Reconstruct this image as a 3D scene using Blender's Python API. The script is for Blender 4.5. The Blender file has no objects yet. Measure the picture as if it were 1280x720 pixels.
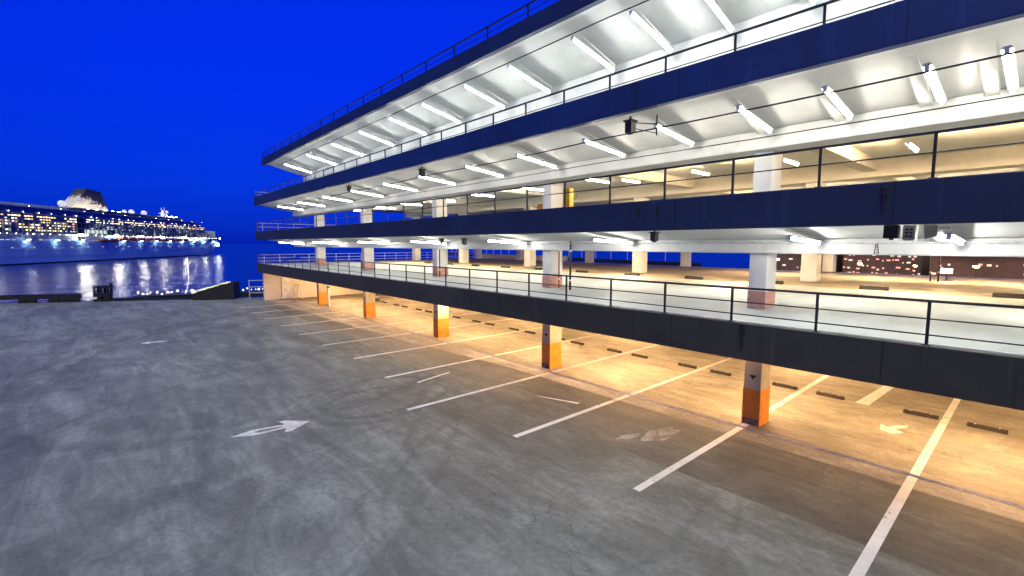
import bpy, bmesh, math, random
from math import radians as R, sin, cos, pi
random.seed(7)
C = bpy.context.scene
COL = C.collection
U = 5.0                                   # camera height above the lot in metres

def V(a, b, h):                            # a along the facade, b away from it, h up (in camera heights)
    return (b*U, a*U, h*U)

# ------------------------------------------------------------------ materials
def new_mat(name):
    m = bpy.data.materials.new(name); m.use_nodes = True
    nt = m.node_tree; nt.nodes.clear()
    out = nt.nodes.new('ShaderNodeOutputMaterial')
    p = nt.nodes.new('ShaderNodeBsdfPrincipled')
    nt.links.new(p.outputs[0], out.inputs[0])
    return m, nt, p, out

def noise(nt, scale, detail=4, rough=.6, vec=None, sc=(1,1,1), rot=0, dist=0, w=None):
    n = nt.nodes.new('ShaderNodeTexNoise')
    n.inputs['Scale'].default_value = scale; n.inputs['Detail'].default_value = detail
    n.inputs['Roughness'].default_value = rough; n.inputs['Distortion'].default_value = dist
    tc = nt.nodes.new('ShaderNodeTexCoord'); mp = nt.nodes.new('ShaderNodeMapping')
    mp.inputs['Scale'].default_value = sc; mp.inputs['Rotation'].default_value = (0,0,rot)
    if w: mp.inputs['Location'].default_value = (w, w*1.7, w*.3)
    nt.links.new(tc.outputs['Object'], mp.inputs[0]); nt.links.new(mp.outputs[0], n.inputs['Vector'])
    return n.outputs['Fac']

def ramp(nt, fac, stops):
    r = nt.nodes.new('ShaderNodeValToRGB')
    els = r.color_ramp.elements
    while len(els) < len(stops): els.new(.5)
    for e, (p, c) in zip(els, stops):
        e.position = p; e.color = (c[0], c[1], c[2], 1) if isinstance(c, tuple) else (c, c, c, 1)
    nt.links.new(fac, r.inputs[0])
    return r.outputs[0]

def mix(nt, fac, a, b, mode='MIX'):
    m = nt.nodes.new('ShaderNodeMix'); m.data_type = 'RGBA'; m.blend_type = mode
    for sock, v in ((m.inputs[0], fac), (m.inputs[6], a), (m.inputs[7], b)):
        if isinstance(v, (int, float)): sock.default_value = v
        elif isinstance(v, tuple): sock.default_value = (*v, 1)
        else: nt.links.new(v, sock)
    return m.outputs[2]

def math_n(nt, op, a, b=None, clamp=False):
    m = nt.nodes.new('ShaderNodeMath'); m.operation = op; m.use_clamp = clamp
    for i, v in enumerate((a, b)):
        if v is None: continue
        if isinstance(v, (int, float)): m.inputs[i].default_value = v
        else: nt.links.new(v, m.inputs[i])
    return m.outputs[0]

def bump(nt, p, h, strength=.3, dist=.02):
    b = nt.nodes.new('ShaderNodeBump'); b.inputs['Strength'].default_value = strength
    b.inputs['Distance'].default_value = dist
    nt.links.new(h, b.inputs['Height']); nt.links.new(b.outputs[0], p.inputs['Normal'])

def simple(name, c, rough=.6, metal=0, var=.25, scale=3, emit=None, es=0, bmp=.15, sc=(1,1,1), spec=.5):
    m, nt, p, _ = new_mat(name)
    f = noise(nt, scale, sc=sc)
    lo = tuple(x*(1-var) for x in c); hi = tuple(min(1, x*(1+var)) for x in c)
    nt.links.new(ramp(nt, f, [(.3, lo), (.7, hi)]), p.inputs['Base Color'])
    p.inputs['Roughness'].default_value = rough; p.inputs['Metallic'].default_value = metal
    p.inputs['Specular IOR Level'].default_value = spec
    if bmp: bump(nt, p, noise(nt, scale*12), bmp, .01)
    if emit:
        p.inputs['Emission Color'].default_value = (*emit, 1); p.inputs['Emission Strength'].default_value = es
    return m

def glow(name, c, s):
    m, nt, p, _ = new_mat(name)
    p.inputs['Base Color'].default_value = (.8,.8,.8,1)
    p.inputs['Emission Color'].default_value = (*c, 1); p.inputs['Emission Strength'].default_value = s
    return m

def ring_mask(nt, cx, cy, r, w, ex=1.0, rot=0.0):
    tc = nt.nodes.new('ShaderNodeTexCoord'); mp = nt.nodes.new('ShaderNodeMapping'); mp.vector_type = 'TEXTURE'
    mp.inputs['Location'].default_value = (cx, cy, 0); mp.inputs['Rotation'].default_value = (0, 0, rot)
    mp.inputs['Scale'].default_value = (ex, 1, 1000)
    nt.links.new(tc.outputs['Object'], mp.inputs[0])
    ln = nt.nodes.new('ShaderNodeVectorMath'); ln.operation = 'LENGTH'; nt.links.new(mp.outputs[0], ln.inputs[0])
    wob = math_n(nt, 'MULTIPLY', math_n(nt, 'SUBTRACT', noise(nt, .8), .5), .8)
    d = math_n(nt, 'ABSOLUTE', math_n(nt, 'SUBTRACT', math_n(nt, 'ADD', ln.outputs['Value'], wob), r))
    return math_n(nt, 'SUBTRACT', 1.0, math_n(nt, 'DIVIDE', d, w), True)

def ground_mat(name, dark, mid, light, seed=0, rings=False, rough=.75, k=1.0):
    m, nt, p, _ = new_mat(name)
    big = noise(nt, .10, 5, .62, dist=.8, w=seed+1)
    streak = noise(nt, .55, 6, .68, sc=(1, .28, 1), rot=R(35), dist=1.6, w=seed+3)
    patch = noise(nt, .33, 7, .6, dist=2.2, w=seed+9)
    fine = noise(nt, 9, 5, .7, w=seed)
    grit = noise(nt, 70, 3, .7)
    c = ramp(nt, big, [(.36, dark), (.5, mid), (.66, light)])
    c = mix(nt, .55*k, c, ramp(nt, streak, [(.38, .25), (.5, .5), (.64, .82)]), 'OVERLAY')
    c = mix(nt, .5, c, ramp(nt, noise(nt, 2.4, 6, .72, sc=(1, .22, 1), rot=R(28), dist=1.0, w=seed+6), [(.40, .36), (.5, .5), (.60, .66)]), 'OVERLAY')
    c = mix(nt, .6, c, ramp(nt, patch, [(.40, .5), (.50, .5), (.545, .66), (.62, .60), (.68, .45)]), 'OVERLAY')
    c = mix(nt, .30*k, c, ramp(nt, fine, [(.38, .28), (.62, .72)]), 'OVERLAY')
    c = mix(nt, ramp(nt, noise(nt, 1.1, 8, .75, sc=(1,.5,1), rot=R(20), dist=1.2, w=seed+14), [(.60, 0.0), (.66, .32*k)]), c, tuple(min(1,x*1.25) for x in light))
    c = mix(nt, ramp(nt, noise(nt, 1.3, 8, .75, sc=(.6,1,1), rot=R(60), dist=1.5, w=seed+24), [(.62, 0.0), (.70, .35*k)]), c, tuple(x*.75 for x in dark))
    c = mix(nt, .5, c, ramp(nt, grit, [(.3, .2), (.7, .8)]), 'OVERLAY')
    # thin old cracks
    vo = nt.nodes.new('ShaderNodeTexVoronoi'); vo.feature = 'DISTANCE_TO_EDGE'; vo.inputs['Scale'].default_value = .16
    tc = nt.nodes.new('ShaderNodeTexCoord')
    va = nt.nodes.new('ShaderNodeVectorMath'); va.operation = 'ADD'
    nn = nt.nodes.new('ShaderNodeTexNoise'); nn.inputs['Scale'].default_value = .6; nn.inputs['Detail'].default_value = 5
    sc = nt.nodes.new('ShaderNodeVectorMath'); sc.operation = 'SCALE'; sc.inputs[3].default_value = 3.2
    nt.links.new(tc.outputs['Object'], nn.inputs[0]); nt.links.new(nn.outputs['Color'], sc.inputs[0])
    nt.links.new(tc.outputs['Object'], va.inputs[0]); nt.links.new(sc.outputs[0], va.inputs[1])
    nt.links.new(va.outputs[0], vo.inputs['Vector'])
    crack = ramp(nt, vo.outputs['Distance'], [(.0, 1.0), (.0035, 0.0)])
    gate = ramp(nt, noise(nt, .2, 2, w=seed+5), [(.5, 0.0), (.6, 1.0)])
    c = mix(nt, math_n(nt, 'MULTIPLY', math_n(nt, 'MULTIPLY', crack, gate), .55), c, tuple(x*.3 for x in dark))
    if rings:
        for cx, cy, r, w, ex, rot, s in ((6.3, 13.8, 1.25, .22, 1.25, .3, .45), (6.6, 14.1, 1.9, .16, 1.3, .5, .35), (5.7, 14.4, .75, .2, 1.2, 0, .35),
                                  (8.2, 7.5, 3.4, .13, 1.5, .4, .25), (7.6, 7.9, 4.6, .13, 1.5, .4, .25), (2, 13, 5.5, .15, 2.0, .8, .28), (1, 13.6, 5.5, .15, 2.0, .8, .25), (9.0, 27, 9.5, .28, 1.6, .9, .3), (10.2, 27.5, 9.5, .28, 1.6, .9, .28), (-2, 22, 11, .3, 1.9, .3, .22), (-1, 22, 11, .3, 1.9, .3, .2),
                                  (4.5, 4.5, 5.2, .14, 1.5, .9, .22), (3.3, 4, 6.6, .14, 1.4, .7, .2)):
            mk = ring_mask(nt, cx, cy, r, w, ex, rot)
            c = mix(nt, math_n(nt, 'MULTIPLY', mk, s*1.0), c, tuple(x*.35 for x in dark))
    nt.links.new(c, p.inputs['Base Color'])
    rr = nt.nodes.new('ShaderNodeMapRange'); rr.inputs[3].default_value = rough-.17; rr.inputs[4].default_value = rough+.15
    nt.links.new(streak, rr.inputs[0]); nt.links.new(rr.outputs[0], p.inputs['Roughness'])
    bump(nt, p, grit, .35, .01)
    return m

def fascia_mat(name, c, drip):
    m, nt, p, _ = new_mat(name)
    f = noise(nt, .4, 5, w=4)
    s = noise(nt, 1.0, 5, .65, sc=(1, 2.4, .12), w=2)
    lo = tuple(x*.8 for x in c); hi = tuple(x*1.2 for x in c)
    col = ramp(nt, f, [(.35, lo), (.65, hi)])
    col = mix(nt, ramp(nt, s, [(.60, 0.0), (.70, .75)]), col, drip)
    tc = nt.nodes.new('ShaderNodeTexCoord'); sp = nt.nodes.new('ShaderNodeSeparateXYZ'); nt.links.new(tc.outputs['Object'], sp.inputs[0])
    fr = math_n(nt, 'FRACT', math_n(nt, 'DIVIDE', math_n(nt, 'ADD', sp.outputs[1], 2.3), 4.05))
    seam = math_n(nt, 'MULTIPLY', math_n(nt, 'LESS_THAN', fr, .006), .75)
    col = mix(nt, seam, col, tuple(x*.5 for x in drip))
    run = noise(nt, 2.2, 6, .7, sc=(1, 1.6, .05), w=6)
    col = mix(nt, ramp(nt, run, [(.58, 0.0), (.68, .45)]), col, tuple(min(1,x*1.9+.01) for x in c))
    nt.links.new(col, p.inputs['Base Color']); p.inputs['Roughness'].default_value = .62
    bump(nt, p, noise(nt, 6), .15, .02)
    return m

def ceiling_mat(name, c, dirt):
    m, nt, p, _ = new_mat(name)
    f = noise(nt, .5, 6, .6, w=8); g = noise(nt, 5, 5, .6)
    col = ramp(nt, f, [(.35, tuple(x*.86 for x in c)), (.6, c)])
    col = mix(nt, ramp(nt, noise(nt, .9, 6, .7, sc=(.35, 1, 1), w=3), [(.57, 0.0), (.72, .45)]), col, dirt)
    col = mix(nt, .2, col, ramp(nt, g, [(.3, .3), (.7, .7)]), 'OVERLAY')
    nt.links.new(col, p.inputs['Base Color']); p.inputs['Roughness'].default_value = .7
    bump(nt, p, g, .15, .02)
    return m

M = {}
M['lot'] = ground_mat('lot asphalt', (.122,.138,.134), (.162,.178,.170), (.208,.224,.210), 0, True)
M['strip'] = ground_mat('darker ground band', (.08,.08,.075), (.125,.122,.112), (.185,.18,.165), 4, k=.8)
M['apron'] = ground_mat('concrete apron', (.20,.19,.175), (.30,.285,.26), (.40,.385,.36), 11)
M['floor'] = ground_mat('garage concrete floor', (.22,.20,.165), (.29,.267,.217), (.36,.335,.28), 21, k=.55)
M['deck'] = simple('pale coated deck', (.50,.54,.51), .7, var=.08, scale=.8, sc=(.5,1.5,1))
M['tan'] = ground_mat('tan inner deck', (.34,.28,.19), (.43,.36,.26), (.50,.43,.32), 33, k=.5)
M['wornpaint'] = ground_mat('mostly worn pale paint', (.24,.235,.22), (.36,.35,.33), (.50,.49,.46), 51)
M['paint'] = ground_mat('worn white road paint', (.50,.50,.49), (.70,.70,.68), (.82,.82,.80), 41)
M['fascia4'] = fascia_mat('navy painted concrete', (.006,.024,.115), (.012,.016,.05))
M['fascia3'] = fascia_mat('navy painted concrete band', (.006,.030,.150), (.008,.014,.06))
M['fascia2'] = fascia_mat('dull navy concrete band', (.012,.024,.070), (.008,.010,.03))
M['fascia1'] = fascia_mat('charcoal concrete band', (.048,.043,.030), (.016,.014,.010))
M['white'] = ceiling_mat('white painted concrete', (.80,.80,.77), (.52,.49,.42))
M['cream'] = ceiling_mat('cream painted concrete', (.80,.74,.64), (.52,.44,.34))
M['coping'] = simple('pale coping', (.55,.57,.56), .7)
M['orange'] = simple('orange column paint', (.86,.32,.03), .55, var=.16, scale=4)
M['salmon'] = simple('faded red column paint', (.52,.27,.21), .65, var=.25, scale=5)
M['colshade'] = simple('shade darkened column paint', (.50,.46,.37), .65, var=.12, scale=2.5)  # beige darkened to put the ground columns' shade into the colour
M['rail'] = simple('dark grey rail steel', (.035,.04,.045), .45, .6, bmp=0)
M['cable'] = simple('black cable', (.03,.028,.025), .7, bmp=0)
M['rubber'] = simple('dark brown rubber', (.035,.028,.022), .8, scale=8)
M['steel'] = simple('galvanised steel', (.66,.68,.70), .45, .1, scale=6, bmp=0)
M['black'] = simple('near black paint', (.012,.012,.015), .6)
M['boxdark'] = simple('dark enclosure', (.05,.04,.035), .5)
M['beige'] = simple('beige cabinet', (.55,.47,.36), .5, var=.15)
M['red'] = simple('rusty red pipe', (.40,.10,.05), .55)
M['scuff'] = simple('scuffed speckled foot', (.16,.13,.10), .8, var=.9, scale=9)
M['yellow'] = simple('yellow safety paint', (.75,.48,.03), .5)
M['tube_w'] = glow('cool fluorescent light', (1, .94, .82), 70)
M['tube_w2'] = glow('bright fluorescent light', (1, .98, .92), 100)
M['tube_in'] = glow('inner fluorescent light', (1, .96, .88), 190)
M['tube_w4'] = glow('white fluorescent light', (.97, 1, .95), 102)
M['tube_o'] = glow('amber sodium light', (1, .60, .28), 155)
M['amber'] = glow('amber street lamp glass', (1, .50, .16), 170)
M['tube_y'] = glow('warm ceiling light', (1, .72, .42), 800)
M['flood'] = glow('bright floodlight glass', (1, .78, .42), 160)
M['win_o'] = glow('orange lit window', (1, .30, .10), 1.3)
M['win_y'] = glow('pale yellow lit window', (1, .80, .50), 1.2)
M['housing'] = simple('white enamel housing', (.75,.75,.72), .4, bmp=0)

def worn(m, under, thr=.56):
    nt = m.node_tree; p = [n for n in nt.nodes if n.type == 'BSDF_PRINCIPLED'][0]
    src = p.inputs['Base Color'].links[0].from_socket
    k = ramp(nt, noise(nt, 3.2, 9, .78, w=7, dist=.6), [(thr, 0.0), (thr+.035, .85)])
    nt.links.new(mix(nt, k, src, under), p.inputs['Base Color'])
worn(M['paint'], (.20,.19,.17), .585)
worn(M['wornpaint'], (.14,.135,.12), .50)
worn(M['orange'], (.30,.24,.17), .60)
worn(M['salmon'], (.50,.46,.40), .56)
worn(M['rubber'], (.10,.085,.06), .56)

# ------------------------------------------------------------------ mesh helpers
class MB:
    def __init__(s): s.v = []; s.f = []
    def quad(s, *pts):
        n = len(s.v); s.v += [tuple(p) for p in pts]; s.f.append(tuple(range(n, n+len(pts))))
    def box(s, x0, x1, y0, y1, z0, z1):
        n = len(s.v)
        s.v += [(x0,y0,z0),(x1,y0,z0),(x1,y1,z0),(x0,y1,z0),(x0,y0,z1),(x1,y0,z1),(x1,y1,z1),(x0,y1,z1)]
        for f in ((0,3,2,1),(4,5,6,7),(0,1,5,4),(1,2,6,5),(2,3,7,6),(3,0,4,7)): s.f.append(tuple(n+i for i in f))
        return s
    def tube(s, p, q, r, n=8, r2=None):
        from mathutils import Vector
        p = Vector(p); q = Vector(q); d = (q-p).normalized(); r2 = r if r2 is None else r2
        u = d.orthogonal().normalized(); w = d.cross(u); k = len(s.v)
        for c, rr in ((p, r), (q, r2)):
            for i in range(n):
                t = 2*pi*i/n; s.v.append(tuple(c + u*cos(t)*rr + w*sin(t)*rr))
        for i in range(n): s.f.append((k+i, k+(i+1)%n, k+n+(i+1)%n, k+n+i))
        s.f.append(tuple(k+n-1-i for i in range(n))); s.f.append(tuple(k+n+i for i in range(n)))
        return s
    def prism(s, prof, p0, p1, close=True):
        """prof: list of 2D pts -> function p0(pt), p1(pt) give 3D ends"""
        k = len(s.v); n = len(prof)
        s.v += [p0(q) for q in prof]; s.v += [p1(q) for q in prof]
        for i in range(n): s.f.append((k+i, k+(i+1)%n, k+n+(i+1)%n, k+n+i))
        s.f.append(tuple(k+n-1-i for i in range(n))); s.f.append(tuple(k+n+i for i in range(n)))
        return s
    def sphere(s, c, r, n=10, m=6, sz=1):
        k = len(s.v)
        for j in range(m+1):
            ph = pi*j/m
            for i in range(n):
                t = 2*pi*i/n; s.v.append((c[0]+r*sin(ph)*cos(t), c[1]+r*sin(ph)*sin(t), c[2]+r*sz*cos(ph)))
        for j in range(m):
            for i in range(n):
                s.f.append((k+j*n+i, k+(j+1)*n+i, k+(j+1)*n+(i+1)%n, k+j*n+(i+1)%n))
        return s
    def build(s, name, mat, parent=None, loc=None, smooth=False, bevel=0):
        me = bpy.data.meshes.new(name); 
        vv = s.v if loc is None else [(x-loc[0], y-loc[1], z-loc[2]) for x, y, z in s.v]
        me.from_pydata(vv, [], s.f); me.validate(); me.update()
        bm = bmesh.new(); bm.from_mesh(me); bmesh.ops.remove_doubles(bm, verts=bm.verts, dist=1e-5)
        bmesh.ops.recalc_face_normals(bm, faces=bm.faces); bm.to_mesh(me); bm.free()
        if smooth:
            for p in me.polygons: p.use_smooth = True
        me.materials.append(mat)
        o = bpy.data.objects.new(name, me); COL.objects.link(o)
        if loc is not None and parent is None: o.location = loc
        if parent: o.parent = parent
        if bevel:
            b = o.modifiers.new('bevel', 'BEVEL'); b.width = bevel; b.segments = 2; b.limit_method = 'ANGLE'
        return o

def tag(o, label=None, cat=None, group=None, kind=None):
    if label: o['label'] = label
    if cat: o['category'] = cat
    if group: o['group'] = group
    if kind: o['kind'] = kind
    return o

def thing(name, label, cat, loc=(0,0,0), rz=0, group=None):
    o = bpy.data.objects.new(name, None); COL.objects.link(o); o.location = loc; o.rotation_euler = (0,0,rz)
    o.empty_display_size = .3
    return tag(o, label, cat, group)

def copy_tree(o, parent=None):
    c = o.copy(); COL.objects.link(c); c.parent = parent
    for ch in list(o.children): copy_tree(ch, c)
    return c

def bx(mb, a0, a1, b0, b1, h0, h1): return mb.box(b0*U, b1*U, a0*U, a1*U, h0*U, h1*U)
ORD = ['nearest','second','third','fourth','fifth','sixth','seventh','eighth','ninth','tenth','eleventh','twelfth','thirteenth','fourteenth','fifteenth',
       'sixteenth','seventeenth','eighteenth','nineteenth','twentieth','twenty-first','twenty-second','twenty-third','twenty-fourth','twenty-fifth',
       'twenty-sixth','twenty-seventh','twenty-eighth','twenty-ninth','thirtieth']

# ------------------------------------------------------------------ setting
def sheet(name, pts, z, mat, label, cat):
    mb = MB(); mb.quad(*[(b*U, a*U, z) for a, b in pts])
    o = mb.build(name, mat)
    # make sure it faces up
    if o.data.polygons[0].normal.z < 0:
        o.data.flip_normals()
    return tag(o, label, cat, kind='structure')

quay = [(-60,-60),(-60,90),(5.2,90),(5.2,8.6),(9.62,8.6),(9.62,2.25),(11.62,-1.35),(15.2,-8),(40,-60)]
mb = MB(); n = len(quay)
mb.prism(quay, lambda q: (q[1]*U, q[0]*U, -9.0), lambda q: (q[1]*U, q[0]*U, 0.0))
land = tag(mb.build('ground', M['lot']), 'worn grey asphalt of the open parking lot', 'parking lot', kind='structure')
BF = 2.60                                    # where the garage floor starts
A0, A1 = -4.0, 9.14
sheet('pavement', [(A0*3,1.85),(A0*3,2.43),(2.8,2.43),(5.0,2.25),(9.0,2.16),(9.0,2.02),(5.0,1.93),(2.8,1.85)], .004, M['strip'], 'darker strip of ground along the garage', 'pavement')  # band of darker ground tone along the garage
sheet('pavement', [(A0*3,2.434),(A0*3,BF),(9.5,BF),(9.5,2.18),(9.05,2.164),(5.0,2.254),(2.8,2.434)], .006, M['apron'], 'pale concrete apron beside the drain, far end widened as painted lit ground', 'pavement')  # concrete apron; its far widening paints the pale lit ground
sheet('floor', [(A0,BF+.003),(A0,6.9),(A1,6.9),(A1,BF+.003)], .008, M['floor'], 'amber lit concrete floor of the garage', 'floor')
# drain channel
mb = MB()
bx(mb, A0, 9.4, 2.566, 2.571, .0016, .005); bx(mb, A0, 9.4, 2.583, 2.588, .0016, .005)
dr = thing('drain_channel', 'long narrow steel drain channel between the lot and the garage floor', 'drain', V(0,2.577,0))
mb.build('edge_rail', M['steel'], dr, dr.location)
mb = MB(); bx(mb, A0, 9.4, 2.572, 2.582, .0013, .0025); mb.build('grate', M['black'], dr, dr.location)

# painted lines
def line_poly(name, pts, z=.011, label='', mat='paint'):
    # subdivide-free flat polygon
    return sheet(name, pts, z, M[mat], label, 'road marking')
l1, ls = .3065, .7226
for i in range(-4, 12):
    a = l1 + i*ls
    b0 = [1.55,1.575,1.555,1.33,1.54,1.60][i] if 0 <= i < 6 else 1.58
    w = .0165
    line_poly('road_marking', [(a-w,b0),(a-w,4.95),(a+w,4.95),(a+w,b0)], label='white painted bay line running from the lot into the garage')
def blob(name, ca, cb, ra, rb, seed, mat, z, label, ang=0):
    rnd = random.Random(seed); pts = []
    for k in range(40):
        t = 2*pi*k/40; r = .78 + .2*sin(3*t+seed) * cos(2*t+seed*2) + rnd.uniform(-.03,.03)
        x, y = ra*r*cos(t), rb*r*sin(t)
        pts.append((ca + x*cos(ang)-y*sin(ang), cb + x*sin(ang)+y*cos(ang)))
    return sheet(name, pts, z, M[mat], label, 'pavement patch')
# hollow arrow in the open lot
def arrow(ca, cb, ang, s, label, hollow=True):
    base = [(-.195,0),(-.09,-.045),(-.055,-.043),(.070,-.030),(.048,-.092),(.082,-.092),(.195,0),(.082,.092),(.048,.092),(.070,.030),(-.055,.043),(-.09,.045)]
    hole = [(-.085,0),(-.055,-.017),(.055,-.007),(.055,.007),(-.055,.017)]
    bm = bmesh.new()
    def T(p):
        x, y = p[0]*s, p[1]*s
        b = cb + x*cos(ang) - y*sin(ang); a = ca + x*sin(ang) + y*cos(ang)
        return (b*U, a*U, .012)
    def loop(pts):
        vs = [bm.verts.new(T(p)) for p in pts]
        return [bm.edges.new((vs[i], vs[(i+1) % len(vs)])) for i in range(len(vs))]
    es = loop(base)
    if hollow: es += loop(hole)
    bmesh.ops.triangle_fill(bm, edges=es, use_beauty=True)
    bmesh.ops.recalc_face_normals(bm, faces=bm.faces)
    me = bpy.data.meshes.new('road_marking'); bm.to_mesh(me); bm.free()
    me.materials.append(M['paint'])
    o = bpy.data.objects.new('road_marking', me); COL.objects.link(o)
    if me.polygons and me.polygons[0].normal.z < 0: me.flip_normals()
    return tag(o, label, 'road marking', kind='structure')
arrow(2.695, .632, R(-6), 1.0, 'worn white outlined arrow painted on the open lot pointing at the garage')
arrow(5.93, .35, R(175), .62, 'faint worn white arrow far out on the lot', False)
arrow(.475, 3.20, R(150), .50, 'worn white turn arrow head on the amber lit floor', False)
blob('pavement', .485, 3.13, .055, .06, 8, 'paint', .0115, 'worn white paint patch beside the turn arrow on the amber floor')
line_poly('road_marking', [(.655,3.52),(.62,4.3),(.67,4.3),(.725,3.52)], label='broad white arrow shaft on the amber lit floor')
line_poly('road_marking', [(2.155,2.10),(2.13,2.10),(1.86,2.18),(1.87,2.21)], label='short worn white dash on the dark strip')
line_poly('road_marking', [(2.94,1.66),(2.915,1.66),(2.99,1.98),(3.01,1.98)], label='short white dash between two bay lines')
blob('pavement', 1.27, 2.17, .07, .17, 3, 'wornpaint', .0085, 'pale worn patch on the dark strip beside the bay line', .1)
blob('pavement', 1.36, 2.00, .03, .09, 5, 'apron', .0085, 'small pale scuff on the dark strip', .3)

# ------------------------------------------------------------------ sea
m, nt, p, _ = new_mat('sea water')
p.inputs['Base Color'].default_value = (.002,.02,.11,1); p.inputs['Roughness'].default_value = .15
p.inputs['IOR'].default_value = 1.33
n1 = noise(nt, .35, 4, .6, sc=(1,.6,1), rot=R(25), dist=.6); n2 = noise(nt, .06, 3, .5, w=5)
bump(nt, p, math_n(nt, 'ADD', n1, math_n(nt, 'MULTIPLY', n2, 2.0)), .45, .6)
M['sea'] = m
mb = MB(); mb.quad((-30000,-30000,-3),(30000,-30000,-3),(30000,30000,-3),(-30000,30000,-3))
o = mb.build('water', M['sea'])
if o.data.polygons[0].normal.z < 0: o.data.flip_normals()
tag(o, 'dark blue harbour water', 'sea', kind='structure')

# ------------------------------------------------------------------ garage
G = thing('parking_garage', 'open four-storey concrete parking garage with navy bands and lit white ceilings', 'building', V(0,2.6,0))
GL = G.location
B0 = 2.04; BB = 6.9
levels = {1: (.503,.662), 2: (1.065,1.213), 3: (1.662,1.8025), 4: (2.274,2.378)}
soff = {1: .46, 2: 1.024, 3: 1.585, 4: 2.165}
beamb = {1: .42, 2: .95, 3: 1.487, 4: 2.0}
fm = {1: 'fascia1', 2: 'fascia2', 3: 'fascia3', 4: 'fascia4'}
colA = [.965, 2.55, 4.2, 6.0, 7.82]
colExtra = [-2.25, -.64]
tubeA = {1: [], 2: [-1.6,-.6,.22,.71,1.75,2.75,3.9,5.1,6.6,8.2], 3: [-1.2,-.8,-.4,-.1,.12,.31,.61,.94,1.35,1.81,2.4,3.0,3.7,4.4,5.2,6.1,7.1,8.1], 4: [-.8,-.4,0,.4,.78,1.15,1.5,1.9,2.47,2.98,3.6,4.2,4.9,5.7,6.6,7.6]}
for L in (1, 2, 3, 4):
    hb, ht = levels[L]; hs = soff[L]; a1 = 8.49 if L == 4 else A1
    mb = MB(); bx(mb, A0, a1, B0, B0+.04, hb, ht)
    # returned end face
    bx(mb, a1-.04, a1, B0+.0405, BB, hb, ht)
    fo = mb.build('fascia_band', M[fm[L]], G, GL, bevel=.02)
    # slab with haunched soffit, the ribs are part of its surface
    mb = MB()
    prof = [(B0+.0406, hb+.003), (B0+.075, hb+.003), (B0+.08, hb+.012), (2.6, hs), (2.82, hs), (2.82, hb+.03), (BB, hb+.03), (BB, ht-.012), (B0+.0406, ht-.012)]
    if L == 1: prof = [(B0+.0406, hb+.003), (BB, hb+.003), (BB, ht-.012), (B0+.0406, ht-.012)]
    mb.prism(prof, lambda q: V(A0, q[0], q[1]), lambda q: V(a1-.0405, q[0], q[1]))
    if L > 1:
        for t in tubeA[L]:
            if t > a1-.2: continue
            for (x0, x1) in ((t+.035, t+.075),):
                z1 = hb+.012 + (hs-hb-.012)*(2.14-B0-.08)/(2.6-B0-.08)
                pr = [(2.14, z1+.01), (2.20, z1-.012), (2.598, hs-.022), (2.598, hs+.01)]
                mb.prism(pr, lambda q: V(x0, q[0], q[1]), lambda q: V(x1, q[0], q[1]))
    mb.build('floor_slab', M['white'] if L > 1 else M['cream'], G, GL)
    # deck surface
    mb = MB(); mb.quad(V(A0,B0+.041,ht-.0112), V(a1-.041,B0+.041,ht-.0112), V(a1-.041,BB,ht-.0112), V(A0,BB,ht-.0112))
    mb.build('deck_surface', M['deck'], G, GL)
    if L == 1:
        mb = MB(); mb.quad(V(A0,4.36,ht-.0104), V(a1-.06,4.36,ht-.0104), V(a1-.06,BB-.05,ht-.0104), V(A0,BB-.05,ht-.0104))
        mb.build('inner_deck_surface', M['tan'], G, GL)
    # pale coping along the edge
    mb = MB(); bx(mb, A0, a1-.05, B0+.043, B0+.075, ht-.0108, ht+(.0025 if L != 3 else .010)); mb.build('coping', M['coping'], G, GL, bevel=.01)
    # main beam at the column line
    if L > 1:
        mb = MB(); ae = a1-.25
        bx(mb, A0, ae, 2.598, 2.80, beamb[L], hs-.0005)
        mb.build('main_beam', M['white'], G, GL, bevel=.03)
    # inner main beams and cross beams
    mb = MB(); bx(mb, A0, a1-.2, 4.86, 5.06, max(beamb[L], hb-.11), hb+.0295); mb.build('main_beam', M['cream'], G, GL, bevel=.03)
    for a in colExtra+colA:
        mb = MB(); bx(mb, a, a+.10, 2.825, 4.855, hb-.06, hb+.0295); mb.build('cross_beam', M['cream'], G, GL)
        mb = MB(); bx(mb, a, a+.10, 5.065, BB-.05, hb-.06, hb+.0295); mb.build('cross_beam', M['cream'], G, GL)
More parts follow.
